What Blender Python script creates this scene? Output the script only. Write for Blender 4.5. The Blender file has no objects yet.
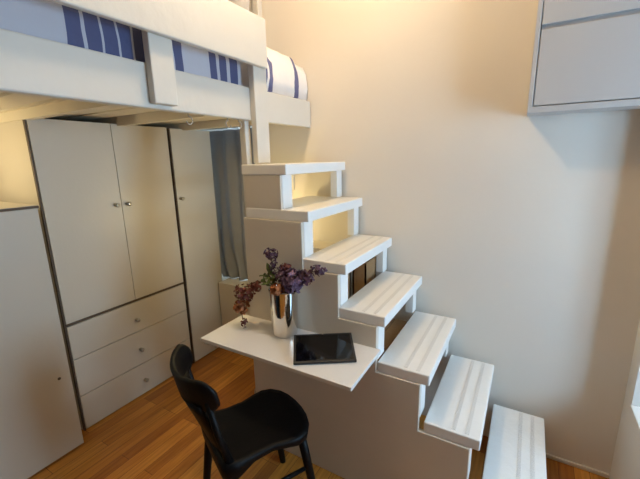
import bpy, bmesh, math, random
from mathutils import Vector, Matrix
C = bpy.data.collections.new('room'); bpy.context.scene.collection.children.link(C)
sc = bpy.context.scene
PI = math.pi

# ------------------------------------------------------------------ materials
def srgb(r, g, b):
    f = lambda c: (c/255/12.92) if c/255 <= .04045 else ((c/255+.055)/1.055)**2.4
    return (f(r), f(g), f(b), 1)
def mat(name, col, rough=.5, metal=0, bump=0, bscale=40, spec=.5, var=0, vscale=6, coat=0, trans=0):
    m = bpy.data.materials.new(name); m.use_nodes = True
    nt = m.node_tree; b = nt.nodes['Principled BSDF']
    b.inputs['Base Color'].default_value = col
    b.inputs['Roughness'].default_value = rough
    b.inputs['Metallic'].default_value = metal
    b.inputs['Specular IOR Level'].default_value = spec
    b.inputs['Coat Weight'].default_value = coat
    tc = nt.nodes.new('ShaderNodeTexCoord')
    if var:
        n = nt.nodes.new('ShaderNodeTexNoise'); n.inputs['Scale'].default_value = vscale
        n.inputs['Detail'].default_value = 5
        nt.links.new(tc.outputs['Object'], n.inputs['Vector'])
        mx = nt.nodes.new('ShaderNodeMix'); mx.data_type = 'RGBA'
        mx.inputs['A'].default_value = col
        mx.inputs['B'].default_value = tuple(c*(1-var) for c in col[:3])+(1,)
        nt.links.new(n.outputs['Fac'], mx.inputs['Factor'])
        nt.links.new(mx.outputs['Result'], b.inputs['Base Color'])
    if bump:
        n2 = nt.nodes.new('ShaderNodeTexNoise'); n2.inputs['Scale'].default_value = bscale
        n2.inputs['Detail'].default_value = 4
        nt.links.new(tc.outputs['Object'], n2.inputs['Vector'])
        bp = nt.nodes.new('ShaderNodeBump'); bp.inputs['Strength'].default_value = bump
        bp.inputs['Distance'].default_value = .01
        nt.links.new(n2.outputs['Fac'], bp.inputs['Height'])
        nt.links.new(bp.outputs['Normal'], b.inputs['Normal'])
    return m

M = {}
M['wall'] = mat('wall_paint', srgb(224, 217, 206), .55, bump=.25, bscale=9, var=.05, vscale=3)
M['damping'] = mat('bounce_damping_wall', srgb(112, 100, 88), .6, bump=.25, bscale=9, var=.05, vscale=3)  # dark tone for the unseen front wall, chosen to cut bounced light
M['ceiling'] = mat('ceiling_paint', srgb(228, 224, 216), .7, bump=.1, var=.03)
M['white'] = mat('white_gloss_paint', srgb(229, 226, 219), .38, bump=.18, bscale=22, var=.06, vscale=9)
M['bedpaint'] = mat('loft_bed_paint', srgb(212, 207, 196), .42, bump=.18, bscale=22, var=.06, vscale=9)
M['panel'] = mat('side_panel_shaded_white', srgb(212, 202, 186), .45, bump=.18, bscale=18, var=.06, vscale=7)  # stair white with the side face's shade mixed into the colour
M['tread'] = mat('tread_paint', srgb(236, 234, 229), .36, bump=.2, bscale=25, var=.06, vscale=11)
M['strip'] = mat('grip_strip', srgb(222, 220, 215), .5, bump=.5, bscale=300)
M['melamine'] = mat('white_melamine', srgb(204, 195, 179), .42, bump=.05, bscale=60, var=.03)
M['grey'] = mat('pale_grey_melamine', srgb(188, 187, 186), .4, bump=.05, bscale=60, var=.03)
M['desk'] = mat('white_laminate', srgb(226, 224, 221), .22, var=.02, bump=.03)
M['edge'] = mat('brown_edge', srgb(92, 76, 60), .6, var=.2, vscale=40)
M['nickel'] = mat('brushed_nickel', srgb(190, 185, 175), .3, 1, bump=.02)
M['chrome'] = mat('polished_silver', srgb(225, 222, 218), .08, 1, bump=.12, bscale=14)
M['black'] = mat('black_paint', srgb(8, 8, 9), .5, spec=.18, bump=.08, bscale=60, var=.2, vscale=12)
M['blackcase'] = mat('black_plastic', srgb(24, 24, 26), .45, bump=.1, bscale=200, var=.1)
M['screen'] = mat('screen_glass', srgb(8, 8, 10), .07, var=.05)
M['slat'] = mat('pale_plywood', srgb(222, 212, 192), .6, bump=.2, bscale=30, var=.1, vscale=7)
M['curtain'] = mat('grey_blue_cloth', srgb(158, 160, 166), .85, bump=.3, bscale=160, var=.12, vscale=20)
M['cream'] = mat('cream_paint', srgb(219, 209, 190), .5, bump=.1, var=.06)
M['brownbox'] = mat('cardboard', srgb(150, 116, 78), .8, bump=.2, bscale=80, var=.2, vscale=12)
M['plastic'] = mat('clear_plastic_hook', srgb(168, 164, 154), .25, var=.03)
M['plaster'] = mat('outlet_plastic', srgb(236, 230, 214), .3, var=.02)
M['dark'] = mat('dark_hole', srgb(30, 27, 25), .6, var=.1)
M['stem'] = mat('dried_stem', srgb(84, 70, 48), .7, var=.3, vscale=60)
M['purple'] = mat('plum_petals', srgb(98, 66, 86), .7, var=.45, vscale=70)
M['violet'] = mat('violet_petals', srgb(120, 92, 120), .7, var=.4, vscale=70)
M['orange'] = mat('rust_petals', srgb(176, 108, 62), .7, var=.35, vscale=70)
M['maroon'] = mat('maroon_petals', srgb(122, 62, 52), .7, var=.45, vscale=70)
M['green'] = mat('olive_leaves', srgb(92, 108, 52), .6, var=.35, vscale=50)
M['bulb'] = mat('frosted_glass', srgb(245, 240, 230), .4, var=.02)
M['shade'] = mat('lamp_fabric', srgb(190, 150, 95), .8, bump=.2, bscale=200, var=.1)
M['lampwood'] = mat('lamp_wood', srgb(120, 84, 52), .5, var=.3, vscale=30)
M['pillowcase'] = mat('grey_white_linen', srgb(184, 181, 177), .85, bump=.25, bscale=90, var=.1, vscale=14)
M['baseboard'] = mat('trim_paint', srgb(214, 208, 198), .45, var=.06, bump=.05)

def sheer(m, fac):
    nt = m.node_tree; b = nt.nodes['Principled BSDF']; out = nt.nodes['Material Output']
    tr = nt.nodes.new('ShaderNodeBsdfTranslucent'); tr.inputs['Color'].default_value = (.8, .78, .76, 1)
    mx = nt.nodes.new('ShaderNodeMixShader'); mx.inputs[0].default_value = fac
    nt.links.new(b.outputs[0], mx.inputs[1]); nt.links.new(tr.outputs[0], mx.inputs[2]); nt.links.new(mx.outputs[0], out.inputs['Surface'])
sheer(M['curtain'], .05)

def floor_mat():
    m = bpy.data.materials.new('oak_strip_floor'); m.use_nodes = True
    nt = m.node_tree; N = nt.nodes.new; L = nt.links.new; b = nt.nodes['Principled BSDF']
    tc = N('ShaderNodeTexCoord'); mp = N('ShaderNodeMapping'); mp.inputs['Rotation'].default_value = (0, 0, PI/2)
    L(tc.outputs['Object'], mp.inputs['Vector'])
    br = N('ShaderNodeTexBrick'); br.offset = .41; br.offset_frequency = 3
    br.inputs['Scale'].default_value = 1; br.inputs['Brick Width'].default_value = .62
    br.inputs['Row Height'].default_value = .068; br.inputs['Mortar Size'].default_value = .0012
    br.inputs['Mortar Smooth'].default_value = .2; br.inputs['Bias'].default_value = 0
    br.inputs['Color1'].default_value = (0, 0, 0, 1); br.inputs['Color2'].default_value = (1, 1, 1, 1)
    br.inputs['Mortar'].default_value = (.1, .1, .1, 1)
    L(mp.outputs['Vector'], br.inputs['Vector'])
    cr = N('ShaderNodeValToRGB')
    e = cr.color_ramp.elements
    e[0].position = 0; e[0].color = srgb(156, 96, 36)
    e[1].position = 1; e[1].color = srgb(212, 150, 68)
    k = e.new(.45); k.color = srgb(188, 122, 46)
    k = e.new(.75); k.color = srgb(200, 136, 56)
    L(br.outputs['Color'], cr.inputs['Fac'])
    mp2 = N('ShaderNodeMapping'); mp2.inputs['Scale'].default_value = (55, 3.2, 1)
    L(tc.outputs['Object'], mp2.inputs['Vector'])
    ns = N('ShaderNodeTexNoise'); ns.inputs['Scale'].default_value = 1.2; ns.inputs['Detail'].default_value = 6
    L(mp2.outputs['Vector'], ns.inputs['Vector'])
    mx = N('ShaderNodeMix'); mx.data_type = 'RGBA'; mx.blend_type = 'MULTIPLY'
    mx.inputs['Factor'].default_value = .75
    r2 = N('ShaderNodeValToRGB'); r2.color_ramp.elements[0].position = .3; r2.color_ramp.elements[0].color = (.55, .45, .36, 1)
    r2.color_ramp.elements[1].position = .62; r2.color_ramp.elements[1].color = (1, 1, 1, 1)
    L(ns.outputs['Fac'], r2.inputs['Fac'])
    L(cr.outputs['Color'], mx.inputs['A']); L(r2.outputs['Color'], mx.inputs['B'])
    mm = N('ShaderNodeMix'); mm.data_type = 'RGBA'; mm.inputs['B'].default_value = srgb(92, 54, 24)
    L(br.outputs['Fac'], mm.inputs['Factor']); L(mx.outputs['Result'], mm.inputs['A'])
    L(mm.outputs['Result'], b.inputs['Base Color'])
    b.inputs['Roughness'].default_value = .34
    bp = N('ShaderNodeBump'); bp.inputs['Strength'].default_value = .15; bp.inputs['Distance'].default_value = .004
    L(ns.outputs['Fac'], bp.inputs['Height']); L(bp.outputs['Normal'], b.inputs['Normal'])
    return m
M['floor'] = floor_mat()

def stripe_mat(name, base, blue, stripes, wob=.012, slant=0):
    m = bpy.data.materials.new(name); m.use_nodes = True
    nt = m.node_tree; N = nt.nodes.new; L = nt.links.new; b = nt.nodes['Principled BSDF']
    tc = N('ShaderNodeTexCoord'); sp = N('ShaderNodeSeparateXYZ'); L(tc.outputs['Object'], sp.inputs[0])
    ns = N('ShaderNodeTexNoise'); ns.inputs['Scale'].default_value = 7; ns.inputs['Detail'].default_value = 1
    L(tc.outputs['Object'], ns.inputs['Vector'])
    a = N('ShaderNodeMath'); a.operation = 'MULTIPLY_ADD'; a.inputs[1].default_value = wob*2
    L(ns.outputs['Fac'], a.inputs[0]); L(sp.outputs['Y'], a.inputs[2])
    a2 = N('ShaderNodeMath'); a2.operation = 'MULTIPLY_ADD'; a2.inputs[1].default_value = slant
    L(sp.outputs['Z'], a2.inputs[0]); L(a.outputs[0], a2.inputs[2])
    s = a2.outputs[0]; tot = None
    for lo, hi in stripes:
        c = N('ShaderNodeMath'); c.operation = 'COMPARE'
        c.inputs[1].default_value = (lo+hi)/2+wob; c.inputs[2].default_value = (hi-lo)/2
        L(s, c.inputs[0])
        if tot is None: tot = c.outputs[0]
        else:
            d = N('ShaderNodeMath'); d.operation = 'ADD'; L(tot, d.inputs[0]); L(c.outputs[0], d.inputs[1]); tot = d.outputs[0]
    mx = N('ShaderNodeMix'); mx.data_type = 'RGBA'; mx.inputs['A'].default_value = base; mx.inputs['B'].default_value = blue
    L(tot, mx.inputs['Factor']); L(mx.outputs['Result'], b.inputs['Base Color'])
    b.inputs['Roughness'].default_value = .85
    n2 = N('ShaderNodeTexNoise'); n2.inputs['Scale'].default_value = 25; L(tc.outputs['Object'], n2.inputs['Vector'])
    bp = N('ShaderNodeBump'); bp.inputs['Strength'].default_value = .25; bp.inputs['Distance'].default_value = .01
    L(n2.outputs['Fac'], bp.inputs['Height']); L(bp.outputs['Normal'], b.inputs['Normal'])
    return m
M['sheet'] = stripe_mat('striped_sheet', srgb(186, 188, 198), srgb(80, 86, 122),
    [(.652, .700), (.712, .760), (.768, .816), (.824, .870), (.878, .925), (1.042, 1.083), (1.231, 1.272), (1.291, 1.335), (1.355, 1.405)])
M['duvet'] = stripe_mat('striped_duvet', srgb(236, 230, 224), srgb(100, 100, 136),
    [(1.555, 1.58), (1.597, 1.632), (1.85, 1.885)], .03)

# ------------------------------------------------------------------ helpers
def obj(name, bm, m, parent=None, smooth=False, bevel=0, seg=2, subsurf=0, auto=None):
    bmesh.ops.recalc_face_normals(bm, faces=bm.faces[:])
    me = bpy.data.meshes.new(name); bm.to_mesh(me); bm.free()
    me.materials.append(m)
    o = bpy.data.objects.new(name, me); C.objects.link(o)
    if smooth: me.polygons.foreach_set('use_smooth', [True]*len(me.polygons))
    if bevel:
        b = o.modifiers.new('bevel', 'BEVEL'); b.width = bevel; b.segments = seg; b.limit_method = 'ANGLE'; b.angle_limit = math.radians(40)
    if subsurf:
        s = o.modifiers.new('sub', 'SUBSURF'); s.levels = subsurf; s.render_levels = subsurf
    if parent:
        o.parent = parent; o.matrix_parent_inverse = Matrix.Translation(parent.location).inverted() if parent.type == 'EMPTY' and parent.rotation_euler.z == 0 else Matrix()
    return o
def tag(o, label, cat, group=None):
    o['label'] = label; o['category'] = cat
    if group: o['group'] = group
    return o
def thing(name, label, cat, loc=(0, 0, 0), rz=0, group=None):
    o = bpy.data.objects.new(name, None); C.objects.link(o); o.empty_display_size = .1
    o.location = loc; o.rotation_euler = (0, 0, rz)
    return tag(o, label, cat, group)
def struct(name, bm, m, **k):
    o = obj(name, bm, m, **k); o['kind'] = 'structure'; return o
def box(bm, x0, x1, y0, y1, z0, z1):
    v = [bm.verts.new((x, y, z)) for x in (x0, x1) for y in (y0, y1) for z in (z0, z1)]
    for f in ((0, 1, 3, 2), (4, 6, 7, 5), (0, 4, 5, 1), (2, 3, 7, 6), (0, 2, 6, 4), (1, 5, 7, 3)):
        bm.faces.new([v[i] for i in f])
    return bm
def bx(*a): return box(bmesh.new(), *a)
def prism_y(bm, poly, y0, y1):
    a = [bm.verts.new((x, y0, z)) for x, z in poly]; b = [bm.verts.new((x, y1, z)) for x, z in poly]
    n = len(poly); bm.faces.new(a); bm.faces.new(b[::-1])
    for i in range(n): bm.faces.new([a[i], a[(i+1) % n], b[(i+1) % n], b[i]])
    return bm
def tube(bm, pts, rad, n=10, cap=True):
    pts = [Vector(p) for p in pts]; R = rad if isinstance(rad, (list, tuple)) else [rad]*len(pts)
    rings = []; ref = None
    for i, p in enumerate(pts):
        t = (pts[min(i+1, len(pts)-1)]-pts[max(i-1, 0)]).normalized()
        if ref is None: ref = t.orthogonal().normalized()
        ref = (ref-t*ref.dot(t)).normalized(); w = t.cross(ref)
        rings.append([bm.verts.new(p+(ref*math.cos(2*PI*k/n)+w*math.sin(2*PI*k/n))*R[i]) for k in range(n)])
    for a, b in zip(rings, rings[1:]):
        for k in range(n): bm.faces.new([a[k], a[(k+1) % n], b[(k+1) % n], b[k]])
    if cap: bm.faces.new(rings[0][::-1]); bm.faces.new(rings[-1])
    return bm
def lathe(bm, prof, c=(0, 0, 0), n=40, axis='z'):
    rings = []
    for r, h in prof:
        ring = []
        for k in range(n):
            a = 2*PI*k/n
            if axis == 'z': q = (c[0]+r*math.cos(a), c[1]+r*math.sin(a), c[2]+h)
            else: q = (c[0]+h, c[1]+r*math.cos(a), c[2]+r*math.sin(a))
            ring.append(bm.verts.new(q))
        rings.append(ring)
    for a, b in zip(rings, rings[1:]):
        for k in range(n): bm.faces.new([a[k], a[(k+1) % n], b[(k+1) % n], b[k]])
    bm.faces.new(rings[0][::-1]); bm.faces.new(rings[-1])
    return bm

# ------------------------------------------------------------------ room shell
XL, XR, XW, YF, YB, YA, ZC = -2.8, .49, 1.55, -3.4, 2.0, 2.5, 2.95
AX = -1.70                                         # where the wall steps back into the alcove
struct('floor', bx(XL-.1, XW+.1, YF-.1, YA+.1, -.1, 0), M['floor'])
struct('ceiling', bx(XL-.1, XW+.1, YF-.1, YA+.1, ZC, ZC+.1), M['ceiling'])
struct('wall_left', bx(XL-.1, XL, YF-.1, YA+.1, 0, ZC), M['wall'])
struct('wall_front', bx(XL, XW, YF-.1, YF, 0, ZC), M['damping'])
AW0, AW1, AZ0, AZ1 = -2.45, -1.80, .98, 1.62
bm = bx(AX, XW+.1, YB, YA+.1, 0, ZC); box(bm, XL, AX, YB, YA, 2.3, ZC)
box(bm, XL, AW0, YA, YA+.1, 0, ZC); box(bm, AW1, AX, YA, YA+.1, 0, ZC)
box(bm, AW0, AW1, YA, YA+.1, 0, AZ0); box(bm, AW0, AW1, YA, YA+.1, AZ1, ZC)
struct('wall_back', bm, M['wall'])
# short return wall at the right end of the back wall; the room opens to the right beyond it
RY = 1.885
struct('wall_return', bx(XR, XR+.12, RY, YB, 0, ZC), M['white'])
# right wall with a window opening
WY0, WY1, WZ0, WZ1 = .9, 1.52, .80, 2.02
bm = bx(XW, XW+.12, YF, WY0, 0, ZC); box(bm, XW, XW+.12, WY1, YB, 0, ZC)
box(bm, XW, XW+.12, WY0, WY1, 0, WZ0); box(bm, XW, XW+.12, WY0, WY1, WZ1, ZC)
struct('wall_right', bm, M['wall'])
w = .045
bm = bx(XW+.06, XW+.11, WY0, WY0+w, WZ0, WZ1); box(bm, XW+.06, XW+.11, WY1-w, WY1, WZ0, WZ1)
box(bm, XW+.06, XW+.11, WY0, WY1, WZ0, WZ0+w); box(bm, XW+.06, XW+.11, WY0, WY1, WZ1-w, WZ1)
box(bm, XW+.065, XW+.105, (WY0+WY1)/2-.02, (WY0+WY1)/2+.02, WZ0, WZ1)
struct('window_1', bm, M['white'])
bm = bx(AW0, AW0+w, YA+.04, YA+.09, AZ0, AZ1); box(bm, AW1-w, AW1, YA+.04, YA+.09, AZ0, AZ1)
box(bm, AW0, AW1, YA+.04, YA+.09, AZ0, AZ0+w); box(bm, AW0, AW1, YA+.04, YA+.09, AZ1-w, AZ1)
struct('window_2', bm, M['white'])
# baseboards
struct('baseboard_back', bx(.2, XR, YB-.012, YB, 0, .022), M['baseboard'], bevel=.004)
struct('trim_1', bx(XR-.006, XR+.12, 1.60, RY-.001, 0, .5), M['white'], bevel=.004)
struct('baseboard_left', bx(XL, XL+.012, YF, .2, 0, .09), M['baseboard'])

# ------------------------------------------------------------------ loft bed
bed = thing('loft_bed', 'white painted wooden loft bed with plank guard rail above the wardrobe', 'bed', (-2.0, 1.0, 0))
BX = -1.22
obj('side_beam', bx(BX-.04, BX, -.02, 1.995, 1.793, 1.948), M['bedpaint'], bed, bevel=.006)
obj('side_beam', bx(-2.79, -2.75, -.02, 1.995, 1.793, 1.948), M['bedpaint'], bed, bevel=.006)
obj('guard_rail', bx(BX+.036, BX+.062, -.02, 1.503, 2.036, 2.255), M['bedpaint'], bed, bevel=.005)
for y in (.874, 1.425):
    obj('guard_post', bx(BX+.001, BX+.035, y, y+.098, 1.808 if y < 1 else 1.585, 2.25), M['bedpaint'], bed, bevel=.004)
obj('guard_post', bx(BX+.001, BX+.035, .0, .098, 1.808, 2.25), M['bedpaint'], bed, bevel=.004)
obj('leg', bx(BX-.056, BX-.0185, 1.40, 1.44, 0, 1.793), M['bedpaint'], bed, bevel=.004)
obj('leg', bx(BX-.06, BX-.002, -.02, .05, 0, 1.80), M['bedpaint'], bed, bevel=.004)
for k in range(12):
    y0 = .0+k*.167
    obj('slat', bx(-2.75, BX-.041, y0, y0+.135, 1.868, 1.886), M['slat'], bed)
for y0 in (.38, .86, 1.34, 1.82):
    obj('cross_joist', bx(-2.75, BX-.041, y0, y0+.045, 1.822, 1.868), M['slat'], bed)
obj('headboard_post', bx(-1.60, -1.555, 1.945, 1.99, 1.886, 2.75), M['bedpaint'], bed, bevel=.004)

mt = bx(-2.74, BX-.05, .0, 1.98, 1.888, 2.10)
tag(obj('mattress', mt, M['sheet'], bevel=.04, seg=4), 'mattress in a grey sheet with navy stripes behind the guard rail', 'mattress')

def duvet():
    bm = bmesh.new()
    prof = [(-1.236, 1.955), (-1.226, 2.02), (-1.232, 2.10), (-1.262, 2.165), (-1.33, 2.20), (-1.40, 2.21), (-1.45, 2.185), (-1.48, 2.14), (-1.49, 2.103),
            (-1.44, 2.103), (-1.35, 2.103), (-1.268, 2.103), (-1.265, 2.0), (-1.262, 1.955)]
    ny = 24; rings = []
    for j in range(ny+1):
        t = j/ny; y = 1.53+.455*t
        e = min(1, math.sin(PI*min(max(t, .02), .98))*2.6)
        ring = []
        for i, (x, z) in enumerate(prof):
            if i <= 8:
                lump = .016*math.sin(9*t+i*.9)+.01*math.sin(21*t+i*1.7)
                z2 = 2.10+(z-2.10)*(.7+.3*e) if z > 2.11 else z
                ring.append(bm.verts.new((x-abs(lump)*.4*(1 if i < 5 else 0), y, z2+(lump if 2 < i < 8 else 0))))
            else: ring.append(bm.verts.new((x, y, z)))
        rings.append(ring)
    n = len(prof)
    for a, b in zip(rings, rings[1:]):
        for k in range(n): bm.faces.new([a[k], a[(k+1) % n], b[(k+1) % n], b[k]])
    bm.faces.new(rings[0]); bm.faces.new(rings[-1][::-1])
    return bm
tag(obj('duvet', duvet(), M['duvet'], smooth=True), 'folded white duvet with wavy navy stripes at the wall end of the loft bed', 'duvet')

def pillow(name, m, c, sx, sy, sz, tilt):
    bm = bmesh.new(); n = 14; top = {}; bot = {}
    R = Matrix.Rotation(tilt, 4, 'X')
    for i in range(n+1):
        for j in range(n+1):
            u, v = i/n*2-1, j/n*2-1
            h = ((1-u**4)*(1-v**4))**.5
            k = 1-.06*(u*u*v*v)
            p = lambda s: Vector(c)+R @ Vector((u*sx*k, v*sy*k, s*(h*sz+.004)+.006*math.sin(5*u+3*v)))
            top[i, j] = bm.verts.new(p(1)); bot[i, j] = bm.verts.new(p(-1))
    for i in range(n):
        for j in range(n):
            bm.faces.new([top[i, j], top[i+1, j], top[i+1, j+1], top[i, j+1]])
            bm.faces.new([bot[i, j], bot[i, j+1], bot[i+1, j+1], bot[i+1, j]])
    for i in range(n):
        for (a, b) in (((i, 0), (i+1, 0)), ((i+1, n), (i, n)), ((0, i+1), (0, i)), ((n, i), (n, i+1))):
            bm.faces.new([top[a], bot[a], bot[b], top[b]])
    return obj(name, bm, m, smooth=True)
tag(pillow('pillow', M['pillowcase'], (-1.81, 1.80, 2.41), .29, .29, .06, math.radians(76)), 'pale grey pillow propped against the wall above the guard rail', 'pillow')

# cup hooks under the bed's beam
def hook(x, y, z, label, flip=0):
    bm = bmesh.new()
    pts = [(x, y, z), (x, y, z-.018)]
    for k in range(11):
        a = PI/2-k*PI*1.45/10
        pts.append((x+.004, y+.016*math.cos(a)*(-1 if flip else 1), z-.034+.016*math.sin(a)))
    tube(bm, pts, .0022, 8)
    box(bm, x-.006, x+.006, y-.006, y+.006, z-.003, z)
    tag(obj('cup_hook', bm, M['plastic'], smooth=True), label, 'hook', 'cup hooks under the loft bed')
hook(-1.24, 1.06, 1.80, 'small clear hook under the bed beam, leftmost of three')
hook(-1.24, 1.285, 1.80, 'small clear hook under the bed beam, middle one of three', 1)
hook(-1.23, 1.345, 1.80, 'small hook under the bed beam right beside the bed leg')

# ------------------------------------------------------------------ staircase
st = thing('staircase', 'white painted open riser staircase climbing to the loft bed', 'staircase', (-.5, 1.66, 0))
tops = [1.58, 1.368, 1.142, .932, .712, .487, .25]
fr = [-.966, -.852, -.664, -.478, -.28, -.07, .185]
bk = [-1.236, -1.225, -.90, -.71, -.51, -.295, -.055]
TH = .05
Y0, Y1 = 1.35, 1.965
poly = [(-1.238, 0)]
xs = [f-.036 for f in fr]
poly += [(xs[-1], 0)]
for i in range(6, 0, -1):
    poly += [(xs[i], tops[i]-TH-.001)]
    if i > 1: poly += [(xs[i-1], tops[i]-TH-.001)]
poly += [(-1.238, tops[1]-TH-.001)]
obj('side_panel', prism_y(bmesh.new(), poly, Y0-.006, Y0+.016), M['panel'], st, bevel=.003)
obj('upper_panel', bx(-1.222, xs[0]-.001, Y0+.002, Y0+.016, tops[1]+.0005, tops[0]-TH-.0005), M['panel'], st, bevel=.002)
lower = tops[1:]+[0]
for i in range(7):
    t = obj('tread', bx(bk[i], fr[i], Y0, Y1, tops[i]-TH, tops[i]), M['tread'], st, bevel=.005)
    if i >= 2:
        for dx in (.045, .098):
            s = obj('grip_strip', bx(fr[i]-dx-.016, fr[i]-dx, Y0+.015, Y1-.015, tops[i]+.0002, tops[i]+.0012), M['strip'])
            s.parent = t
    # timber posts carrying the nose of each tread, one at the open side and one by the wall
    zb = lower[i]+.0005 if i < 6 else 0
    obj('riser_post', bx(xs[i]-.044, xs[i]+.001, Y0+.0165, Y0+.095, zb, tops[i]-TH-.0005), M['tread'], st, bevel=.003)
    obj('riser_post', bx(xs[i]-.044, xs[i]+.001, Y1-.045, Y1+.02, zb, tops[i]-TH-.0005), M['tread'], st, bevel=.003)

# ------------------------------------------------------------------ things under the stairs
def carton(x0, x1, y0, y1, z1, m, label):
    t = thing('storage_box', label, 'box', ((x0+x1)/2, (y0+y1)/2, 0))
    bm = bx(x0, x1, y0, y0+.008, 0, z1); box(bm, x0, x1, y1-.008, y1, 0, z1); box(bm, x0, x0+.008, y0, y1, 0, z1); box(bm, x1-.008, x1, y0, y1, 0, z1)
    box(bm, x0, x1, y0, y1, 0, .008)
    obj('body', bm, M[m], t)
    obj('flap', bx(x0-.001, (x0+x1)/2-.002, y0-.001, y1+.001, z1, z1+.006), M[m], t)
    obj('flap', bx((x0+x1)/2+.002, x1+.001, y0-.001, y1+.001, z1, z1+.006), M[m], t)
carton(-.825, -.745, 1.77, 1.92, 1.02, 'brownbox', 'tall narrow brown box under the stairs, seen below the third tread')
carton(-1.17, -.835, 1.76, 1.93, 1.075, 'cream', 'tall cream box under the stairs, seen below the second tread')
carton(-.66, -.53, 1.52, 1.86, .68, 'brownbox', 'brown box under the stairs, seen below the fourth tread')
# socket on the back wall
ou = thing('wall_outlet', 'white wall socket plate seen under the top stair tread', 'outlet', (-1.4, 1.99, 1.46))
obj('plate', bx(-1.435, -1.365, 1.990, 1.9995, 1.40, 1.515), M['plaster'], ou, bevel=.003)
for z in (1.43, 1.482):
    obj('socket', bx(-1.412, -1.388, 1.9885, 1.990, z-.011, z+.011), M['edge'], ou)

# ------------------------------------------------------------------ wardrobes
def knob(name, x, y, z, parent):
    bm = bmesh.new()
    lathe(bm, [(.011, 0), (.011, .002), (.0055, .004), (.0055, .014), (.011, .018), (.0135, .024), (.0125, .029), (.007, .032)], (x, y, z), 20, 'x')
    k = obj(name, bm, M['nickel'], None, smooth=True); k.parent = parent; return k
FX = -2.21
wd = thing('wardrobe', 'white two door wardrobe with three drawers below, under the loft bed', 'wardrobe', (-2.5, 1.29, 0))
y0, y1 = .870, 1.695
obj('carcass', bx(XL+.01, FX-.022, y0, y1, .0, 1.835), M['melamine'], wd)
bm = bx(FX-.022, FX-.004, y0, y0+.007, .0, 1.835); box(bm, FX-.022, FX-.004, y1-.004, y1, 0, 1.835); box(bm, FX-.022, FX-.006, y0+.007, y1-.004, .688, .70)
obj('edge_band', bm, M['edge'], wd)
ys = 1.30
for a, b, ky in ((y0+.009, ys-.0015, ys-.04), (ys+.0015, y1-.005, ys+.035)):
    d = obj('door', bx(FX-.018, FX, a, b, .705, 1.833), M['melamine'], wd, bevel=.0015)
    knob('knob', FX, ky, 1.345, d).matrix_parent_inverse = Matrix()
for a, b, kz in ((.478, .686, .565), (.236, .474, .345), (.01, .232, .11)):
    d = obj('drawer', bx(FX-.018, FX, y0+.009, y1-.005, a, b), M['melamine'], wd, bevel=.0015)
    knob('knob', FX, 1.285, kz, d)
w2 = thing('wardrobe', 'narrow white single door wardrobe next to the grey curtain', 'wardrobe', (-2.5, 1.9, 0))
y0, y1 = 1.708, 2.08
obj('carcass', bx(XL+.01, FX-.022, y0, y1, 0, 1.832), M['melamine'], w2)
obj('edge_band', bx(FX-.022, FX-.004, y0, y0+.008, 0, 1.832), M['edge'], w2)
d = obj('door', bx(FX-.018, FX, y0+.010, y1, .01, 1.83), M['melamine'], w2, bevel=.0015)
knob('knob', FX, 1.745, 1.335, d)

lc = thing('low_cabinet', 'plain white chest high cabinet at the left edge, with a tiny lock', 'cabinet', (-2.45, .4, 0))
LX = -2.106
obj('carcass', bx(XL+.01, LX-.019, .0, .812, 0, 1.385), M['melamine'], lc)
dr = obj('door', bx(LX-.019, LX, .0, .812, .012, 1.388), M['melamine'], lc, bevel=.0015)
obj('top_panel', bx(XL+.01, LX+.001, -.003, .818, 1.388, 1.404), M['melamine'], lc, bevel=.002)
obj('top_edge', bx(LX+.001, LX+.003, -.003, .818, 1.390, 1.402), M['edge'], lc)
bm = lathe(bmesh.new(), [(.008, 0), (.008, .002), (.003, .003)], (LX, .757, .465), 16, 'x')
lk = obj('lock', bm, M['edge'], dr)

# table lamp on the low cabinet, just out of the picture
lamp = thing('table_lamp', 'small wooden table lamp with a bare bulb on the chest high cabinet', 'lamp', (-2.42, .40, 1.404))
bm = lathe(bmesh.new(), [(.055, 0), (.055, .012), (.02, .022), (.012, .06), (.016, .1), (.01, .14)], (-2.42, .40, 1.404), 24)
obj('base', bm, M['lampwood'], lamp, smooth=True)
obj('socket', lathe(bmesh.new(), [(.014, 0), (.018, .03), (.015, .034)], (-2.42, .40, 1.545), 20), M['nickel'], lamp, smooth=True)

# ------------------------------------------------------------------ alcove: bench and curtain
tag(obj('bench', bx(-2.195, AX-.01, 2.02, 2.49, 0, .60), M['cream'], bevel=.004), 'cream boxed-in ledge under the grey curtain, beside the narrow wardrobe', 'ledge')
bm = bmesh.new(); n = 80; rows = []
zs = [1.84, 1.5, 1.1, .85, .72, .64, .605]
for q, z in enumerate(zs):
    row = []
    for k in range(n+1):
        t = k/n; x = -2.50+.79*t
        sweep = 0 if q < 3 else (.03, .09, .17, .22)[q-3]
        amp = .012 if q < 3 else .012+.006*(q-2)
        row.append(bm.verts.new((x+sweep*(1-t)*.8, 2.2+amp*math.sin(t*38)+.012*math.sin(t*23+q)-sweep*.15, z)))
    rows.append(row)
for a, b in zip(rows, rows[1:]):
    for k in range(n): bm.faces.new([a[k], a[k+1], b[k+1], b[k]])
cu = obj('curtain', bm, M['curtain'], smooth=True)
sd = cu.modifiers.new('solid', 'SOLIDIFY'); sd.thickness = .004
tag(cu, 'grey blue curtain hanging in folds between the wardrobe and the stairs', 'curtain')
tag(obj('curtain_rod', tube(bmesh.new(), [(-2.79, 2.2, 1.86), (AX-.002, 2.2, 1.86)], .009, 12), M['nickel'], smooth=True), 'thin metal rod carrying the grey blue curtain', 'rod')

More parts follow.
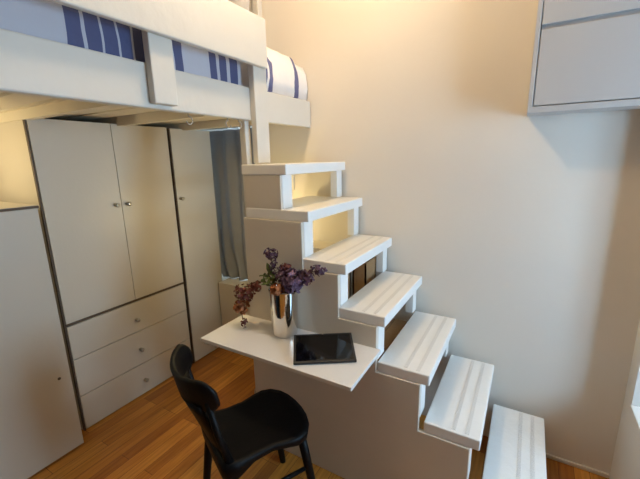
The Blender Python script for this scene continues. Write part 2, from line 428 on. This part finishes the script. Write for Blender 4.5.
# small standing lamp behind the stairs' side panel
sl = thing('floor_lamp', 'slim metal standing lamp with a bare bulb behind the stairs', 'lamp', (-1.46, 1.72, 0))
obj('base', lathe(bmesh.new(), [(.1, 0), (.1, .01), (.02, .018)], (-1.46, 1.72, 0), 28), M['nickel'], sl, smooth=True)
obj('pole', tube(bmesh.new(), [(-1.46, 1.72, .015), (-1.46, 1.72, 1.12)], .009, 12), M['nickel'], sl, smooth=True)
obj('socket', lathe(bmesh.new(), [(.018, 0), (.024, .05), (.02, .055)], (-1.46, 1.72, 1.10), 20), M['nickel'], sl, smooth=True)

# ------------------------------------------------------------------ desk
DZ = .78
dk = thing('fold_down_desk', 'white fold-down desk top fixed to the side of the stairs', 'desk', (-.9, 1.2, DZ))
obj('tabletop', bx(-1.284, -.492, 1.040, 1.343, DZ-.017, DZ), M['desk'], dk, bevel=.002)
obj('support_rail', bx(-1.2, -.56, 1.323, 1.343, DZ-.06, DZ-.0175), M['white'], dk, bevel=.002)
for x in (-1.08, -.62):
    bm = prism_y(bmesh.new(), [(x-.009, DZ-.0175), (x+.009, DZ-.0175), (x+.009, DZ-.03), (x-.009, DZ-.03)], 1.12, 1.33)
    br = obj('folding_bracket', bm, M['nickel'], dk)
for x, y in ((-1.255, 1.05), (-1.205, 1.05)):
    obj('catch', bx(x-.014, x+.014, y-.004, y+.03, DZ-.03, DZ-.0175), M['nickel'], dk, bevel=.002)

# tablet
def tablet():
    W, D, T, K = .260, .176, .012, math.radians(12)
    t = thing('tablet', 'black tablet propped at a low angle in a black case on the white desk', 'tablet', (-.760, 1.058, DZ+.001), math.radians(33))
    t.rotation_euler = (K, 0, math.radians(33)); t.rotation_mode = 'XYZ'
    obj('case', bx(0, W, 0, D, 0, T), M['blackcase'], t, bevel=.003, seg=3)
    bm = bmesh.new(); k = math.tan(K)
    prof = [(.07, -.0005), (D-.004, -.0005), (D-.012, -(D-.012)*k+.001), (.075, -.075*k+.001)]
    A = [bm.verts.new((.012, y, z)) for y, z in prof]; B = [bm.verts.new((W-.012, y, z)) for y, z in prof]
    bm.faces.new(A); bm.faces.new(B[::-1])
    for i in range(4): bm.faces.new([A[i], A[(i+1) % 4], B[(i+1) % 4], B[i]])
    obj('stand_flap', bm, M['blackcase'], t)
    obj('screen', bx(.010, W-.010, .010, D-.010, T-.001, T+.0008), M['screen'], t, bevel=.0004)
    obj('camera_dot', lathe(bmesh.new(), [(.003, 0), (.003, .0004)], (W/2, D-.005, T), 12), M['nickel'], t)
    return t
tab = tablet()

# vase
vc = (-.955, 1.274, DZ)
vase = lathe(bmesh.new(), [(.054, .0), (.059, .002), (.061, .01), (.065, .12), (.069, .22), (.071, .228), (.0695, .230), (.067, .224), (.062, .12), (.058, .012), (.0, .01)][:-1], vc, 56)
tag(obj('vase', vase, M['chrome'], smooth=True), 'polished silver cylinder vase holding dried flowers on the desk', 'vase')

# flowers
def petals(bm, c, rad, n, size, rng):
    c = Vector(c)
    for _ in range(n):
        while True:
            d = Vector((rng.uniform(-1, 1), rng.uniform(-1, 1), rng.uniform(-1, 1)))
            if .25 < d.length < 1: break
        p = c+Vector((d.x*rad[0], d.y*rad[1], d.z*rad[2]))
        nrm = (d.normalized()+Vector((rng.uniform(-.6, .6), rng.uniform(-.6, .6), rng.uniform(-.6, .6)))).normalized()
        a = nrm.orthogonal().normalized(); a = Matrix.Rotation(rng.uniform(0, 6.28), 4, nrm) @ a; b = nrm.cross(a)
        s = size*rng.uniform(.7, 1.25); v = []
        for k in range(6):
            an = k*PI/3; v.append(bm.verts.new(p+a*math.cos(an)*s+b*math.sin(an)*s*.62+nrm*s*.22*abs(math.cos(an))))
        u = bm.verts.new(p+nrm*s*.10); w_ = bm.verts.new(p-nrm*s*.12)
        for k in range(6):
            bm.faces.new([v[k], v[(k+1) % 6], u]); bm.faces.new([v[(k+1) % 6], v[k], w_])
def leaf(bm, p, d, ln, wd_, rng):
    p = Vector(p); d = Vector(d).normalized(); s = d.cross(Vector((0, 0, 1)))
    s = s.normalized() if s.length > .1 else Vector((1, 0, 0)); up = s.cross(d)
    prof = [(0, .05), (.25, .8), (.5, 1), (.78, .6), (1, .04)]
    T = []
    for t, w_ in prof:
        c = p+d*ln*t-up*ln*.25*t*t
        T.append([bm.verts.new(c-s*wd_*w_+up*.004), bm.verts.new(c), bm.verts.new(c+s*wd_*w_+up*.004), bm.verts.new(c-up*.0015)])
    for a, b in zip(T, T[1:]):
        for k in range(4): bm.faces.new([a[k], a[(k+1) % 4], b[(k+1) % 4], b[k]])
    bm.faces.new(T[0]); bm.faces.new(T[-1][::-1])
def sprig(name, label, path, blobs, seed, leaves=()):
    rng = random.Random(seed)
    t = thing(name, label, 'flower', path[0], 0, 'dried flowers in the silver vase')
    k = 6; pts = []
    P = [Vector(p) for p in path]
    for i in range(len(P)-1):
        a = P[max(i-1, 0)]; b = P[i]; c = P[i+1]; d = P[min(i+2, len(P)-1)]
        for j in range(k):
            u = j/k
            pts.append(.5*((2*b)+(c-a)*u+(2*a-5*b+4*c-d)*u*u+(3*b-a-3*c+d)*u**3))
    pts.append(P[-1])
    obj('stem', tube(bmesh.new(), pts, .0022, 6), M['stem'], t, smooth=True)
    for (m, c, r, n, s) in blobs:
        bm = bmesh.new(); petals(bm, c, r, n, s, rng)
        obj('flower_head', bm, M[m], t)
    for (p, d, ln, wd_) in leaves:
        bm = bmesh.new(); leaf(bm, p, d, ln, wd_, rng); obj('leaf', bm, M['green'], t)
vx, vy, vz = vc
def foot(dx, dy): return (vx+dx, vy+dy, vz+.02)
sprig('flower_sprig', 'upright plum coloured sprig, highest and left in the silver vase',
      [foot(.02, 0), (vx-.02, vy, vz+.24), (vx-.055, vy, vz+.33), (vx-.065, vy, vz+.40)],
      [('purple', (vx-.060, vy, vz+.385), (.035, .03, .035), 46, .012), ('purple', (vx-.052, vy, vz+.325), (.022, .022, .035), 26, .011)], 1)
sprig('flower_sprig', 'thick violet hydrangea head leaning right over the vase rim',
      [foot(-.03, .01), (vx+.02, vy, vz+.22), (vx+.06, vy-.01, vz+.28)],
      [('violet', (vx+.062, vy-.015, vz+.285), (.062, .05, .052), 170, .013), ('purple', (vx+.055, vy-.02, vz+.25), (.055, .045, .035), 80, .013)], 2)
sprig('flower_sprig', 'plum sprig reaching furthest right towards the stairs',
      [foot(-.04, .0), (vx+.04, vy+.01, vz+.25), (vx+.12, vy, vz+.315), (vx+.205, vy, vz+.345)],
      [('purple', (vx+.125, vy, vz+.305), (.045, .035, .04), 90, .012), ('purple', (vx+.195, vy, vz+.345), (.04, .025, .022), 40, .011)], 3)
sprig('flower_sprig', 'short plum flower tuft in the middle behind the orange bloom',
      [foot(0, .03), (vx-.005, vy+.02, vz+.23), (vx, vy+.02, vz+.29)],
      [('purple', (vx+.0, vy+.015, vz+.29), (.05, .04, .05), 100, .012), ('maroon', (vx+.015, vy+.015, vz+.33), (.03, .02, .02), 22, .010)], 4)
sprig('flower_sprig', 'single rust orange bloom resting on the vase rim',
      [foot(.02, .02), (vx-.01, vy-.04, vz+.2), (vx+.005, vy-.05, vz+.235)],
      [('orange', (vx+.005, vy-.055, vz+.243), (.04, .03, .024), 80, .012)], 5)
sprig('flower_sprig', 'green leafy sprig on the left of the vase rim',
      [foot(.03, -.01), (vx-.04, vy, vz+.22), (vx-.075, vy, vz+.27), (vx-.09, vy, vz+.31)],
      [('green', (vx-.075, vy-.01, vz+.265), (.045, .035, .03), 46, .013)], 6,
      [((vx-.06, vy, vz+.26), (-1, -.2, .5), .07, .016), ((vx-.07, vy, vz+.28), (-.5, .3, 1), .07, .015), ((vx-.05, vy-.01, vz+.25), (.3, -.5, .8), .06, .015),
       ((vx-.085, vy, vz+.27), (-1, .2, .1), .07, .014), ((vx-.04, vy-.02, vz+.25), (-.6, -1, .4), .06, .015)])
sprig('flower_sprig', 'maroon and orange spray drooping left down to the desk',
      [foot(.045, -.02), (vx-.03, vy-.01, vz+.21), (vx-.10, vy-.02, vz+.25), (vx-.19, vy-.04, vz+.22), (vx-.225, vy-.05, vz+.12), (vx-.225, vy-.05, vz+.04)],
      [('maroon', (vx-.20, vy-.05, vz+.185), (.055, .045, .05), 120, .012), ('orange', (vx-.218, vy-.06, vz+.112), (.042, .036, .035), 100, .012),
       ('maroon', (vx-.135, vy-.03, vz+.226), (.04, .03, .025), 40, .011), ('maroon', (vx-.205, vy-.06, vz+.036), (.022, .02, .028), 24, .009)], 7)

# ------------------------------------------------------------------ chair
def chair(c, rz):
    t = thing('dining_chair', 'black wooden chair with curved backrest pulled up to the white desk', 'chair', (c[0], c[1], 0), rz)
    SZ = .475
    # seat: rounded saddle
    bm = bmesh.new(); n = 48; R = 8; rows = []
    prof = [(-.205, .10), (-.203, .14), (-.19, .166), (-.15, .172), (-.08, .166), (0, .166), (.06, .182), (.11, .190), (.155, .175), (.19, .132), (.207, .085), (.215, .03)]
    full = [(w, v) for v, w in prof]+[(-w, v) for v, w in prof[::-1]]
    n = len(full)
    def outline(a): return full[int(round(a/(2*PI)*n)) % n]
    topv = [bm.verts.new((0, 0, SZ-.012))]; rings = []
    for k in range(1, R+1):
        f = k/R; ring = []
        for j in range(n):
            x, y = outline(2*PI*j/n)
            dip = -.012*(1-f**2)+.022*max(0, -y*f/.2-.45)*f
            ring.append(bm.verts.new((x*f, y*f, SZ+dip-.004*(f > .97))))
        rings.append(ring)
    under = []
    for f, dz in ((1.01, .35), (.99, .8), (.93, 1), (.4, .9)):
        ring = []
        for j in range(n):
            x, y = outline(2*PI*j/n)
            deep = .036+.058*min(1, max(0, (-y-.06)/.13))**1.2+.018*min(1, max(0, (y-.03)/.1))
            ring.append(bm.verts.new((x*f, y*f, SZ-deep*dz)))
        under.append(ring)
    for j in range(n): bm.faces.new([topv[0], rings[0][j], rings[0][(j+1) % n]])
    allr = rings+under
    for a, b in zip(allr, allr[1:]):
        for j in range(n): bm.faces.new([a[j], b[j], b[(j+1) % n], a[(j+1) % n]])
    bm.faces.new(allr[-1])
    obj('seat', bm, M['black'], t, smooth=True)
    def taper(p, q, r0, r1, m=.5, rm=None):
        p, q = Vector(p), Vector(q)
        return tube(bmesh.new(), [p, p.lerp(q, m), q], [r0, rm or (r0+r1)/2*1.08, r1], 14)
    # legs
    zt = SZ-.04
    L = {}
    for s in (-1, 1):
        L['f', s] = ((s*.150, .14, zt), (s*.18, .205, 0)); L['b', s] = ((s*.145, -.165, zt), (s*.18, -.215, 0))
    for k, (p, q) in L.items(): obj('leg', taper(p, q, .019, .0155, .3, .019), M['black'], t, smooth=True)
    for s in (-1, 1):
        a = Vector(L['f', s][0]).lerp(Vector(L['f', s][1]), .37); b = Vector(L['b', s][0]).lerp(Vector(L['b', s][1]), .37)
        obj('stretcher', taper(a, b, .009, .009, .5, .011), M['black'], t, smooth=True)
    # curved back rail
    A65 = math.radians(56)
    def arc(u):                    # u -1..1 along the rail
        an = u*A65
        return -.022+.186*math.sin(an)/math.sin(A65), -.29+.092*(1-math.cos(an))/(1-math.cos(A65))
    bm = bmesh.new(); n = 32; rings = []
    for i in range(n+1):
        u = i/n*2-1
        x, y = arc(u); x2, y2 = arc(u+.01); tx, ty = x2-x, y2-y; ln = math.hypot(tx, ty); nx, ny = ty/ln, -tx/ln
        endf = max(0, abs(u)-.74)/.26
        hi = .852-.014*(1-abs(u))-.042*endf**2.2; lo = .705+.014*u*u+.028*endf**2.2
        th = .0105*(1-.2*endf)
        ring = []
        for (d, z) in ((-th, lo+.012), (-th, (lo+hi)/2), (-th, hi-.012), (-th*.5, hi), (th*.5, hi), (th, hi-.012), (th, (lo+hi)/2), (th, lo+.012), (th*.5, lo), (-th*.5, lo)):
            off = -(z-.76)*.2
            ring.append(bm.verts.new((x+nx*d, y+ny*d+off, z)))
        rings.append(ring)
    m_ = len(rings[0])
    for a, b in zip(rings, rings[1:]):
        for k in range(m_): bm.faces.new([a[k], a[(k+1) % m_], b[(k+1) % m_], b[k]])
    bm.faces.new(rings[0]); bm.faces.new(rings[-1][::-1])
    obj('backrest', bm, M['black'], t, smooth=True)
    for u, sx in ((-.80, -.158), (.80, .145)):
        x, y = arc(u)
        obj('back_post', tube(bmesh.new(), [(sx, -.165, SZ-.03), ((sx+x)/2, (y-.165)/2-.008, .6), (x, y-.002, .76)], [.017, .014, .011], 12), M['black'], t, smooth=True)
    # wide middle splat, slightly curved
    bm = bmesh.new(); rows = []
    for q in range(7):
        f = q/6; z = SZ-.015+(.75-SZ)*f; hw = .105+.03*f
        row = []
        for side in (-1, 1):
            for k in range(9):
                xx = (k/4-1)*hw*(1 if side < 0 else -1)-.015*f
                cy = -.19-.098*f+.10*(xx*xx)/.045
                row.append(bm.verts.new((xx, cy+side*.007, z)))
        rows.append(row)
    for a, b in zip(rows, rows[1:]):
        for k in range(18): bm.faces.new([a[k], a[(k+1) % 18], b[(k+1) % 18], b[k]])
    bm.faces.new(rows[0]); bm.faces.new(rows[-1][::-1])
    obj('splat', bm, M['black'], t, smooth=True)
    return t
chair((-.943, 1.016), math.radians(-26))

# ------------------------------------------------------------------ wall cabinet
UC = thing('wall_cabinet', 'pale grey wall cabinet with two stacked fronts, high in the right corner', 'cabinet', (.23, 1.92, 1.76))
CY = 1.84
bm = bx(-.036, XR-.004, CY, 1.996, 1.772, 1.797); box(bm, -.036, -.018, CY, 1.996, 1.797, 2.75); box(bm, -.012, XR-.004, CY+.03, 1.996, 2.73, 2.75)
box(bm, XR-.02, XR-.004, CY+.02, 1.996, 1.797, 2.73); box(bm, -.012, XR-.02, 1.985, 1.996, 1.797, 2.73)
obj('carcass', bm, M['grey'], UC, bevel=.002)
obj('front_flap', bx(-.0145, XR-.006, CY+.004, CY+.021, 1.801, 2.095), M['grey'], UC, bevel=.002)
obj('front_flap', bx(-.0145, XR-.006, CY+.004, CY+.021, 2.113, 2.728), M['grey'], UC, bevel=.002)
obj('shelf', bx(-.012, XR-.02, CY+.016, 1.985, 2.097, 2.112), M['grey'], UC)

# ------------------------------------------------------------------ lights
cl = thing('ceiling_light', 'ceiling light with round canopy and bare bulb above the room', 'light', (-.85, 1.15, ZC))
obj('canopy', lathe(bmesh.new(), [(.06, -.03), (.065, -.002), (.06, 0)], (-.85, 1.15, ZC), 28), M['white'], cl, smooth=True)
obj('socket', lathe(bmesh.new(), [(.02, -.055), (.022, -.03)], (-.85, 1.15, ZC), 20), M['white'], cl, smooth=True)
def light(name, kind, loc, power, col, size, rot=None):
    l = bpy.data.lights.new(name, kind); l.energy = power; l.color = col
    if kind == 'AREA': l.shape = 'RECTANGLE'; l.size, l.size_y = size
    else: l.shadow_soft_size = size
    o = bpy.data.objects.new(name, l); C.objects.link(o); o.location = loc
    if rot: o.rotation_euler = rot
    return o
light('ceiling_bulb', 'POINT', (-.85, 1.15, 2.84), 34, (1, .72, .41), .05)
light('stair_bulb', 'POINT', (-1.46, 1.72, 1.20), 5, (1, .78, .36), .04)
light('lamp_bulb', 'POINT', (-2.42, .40, 1.64), 6, (1, .84, .50), .04)
p = light('window_portal', 'AREA', (XW+.118, (WY0+WY1)/2, (WZ0+WZ1)/2), 1, (1, 1, 1), (WZ1-WZ0, WY1-WY0), (0, PI/2, 0))
p.data.cycles.is_portal = True
p2 = light('window_portal', 'AREA', ((AW0+AW1)/2, YA+.098, (AZ0+AZ1)/2), 1, (1, 1, 1), (AW1-AW0, AZ1-AZ0), (-PI/2, 0, 0))
p2.data.cycles.is_portal = True
W = bpy.data.worlds.new('sky'); sc.world = W; W.use_nodes = True
bg = W.node_tree.nodes['Background']; bg.inputs['Color'].default_value = (.46, .72, 1, 1); bg.inputs['Strength'].default_value = 28

# ------------------------------------------------------------------ camera
pitch, yaw, roll, fpx = 0.22352441510019538, 0.5311517161622633, -0.021264308191607843, 354.908
f = Vector((-math.sin(yaw)*math.cos(pitch), math.cos(yaw)*math.cos(pitch), -math.sin(pitch)))
r = Vector((math.cos(yaw), math.sin(yaw), 0)); u = r.cross(f)
r2 = r*math.cos(roll)+u*math.sin(roll); u2 = -r*math.sin(roll)+u*math.cos(roll)
cam = bpy.data.cameras.new('camera'); co = bpy.data.objects.new('camera', cam); C.objects.link(co)
co.matrix_world = Matrix(((r2.x, u2.x, -f.x, 0), (r2.y, u2.y, -f.y, 0), (r2.z, u2.z, -f.z, 1.6), (0, 0, 0, 1)))
cam.sensor_width = 36; cam.lens = fpx*36/640; cam.clip_start = .02
sc.camera = co
sc.view_settings.view_transform = 'Standard'; sc.view_settings.look = 'None'
sc.view_settings.exposure = .12; sc.view_settings.gamma = 1
sc.cycles.use_denoising = True
sc.cycles.max_bounces = 10; sc.cycles.diffuse_bounces = 6
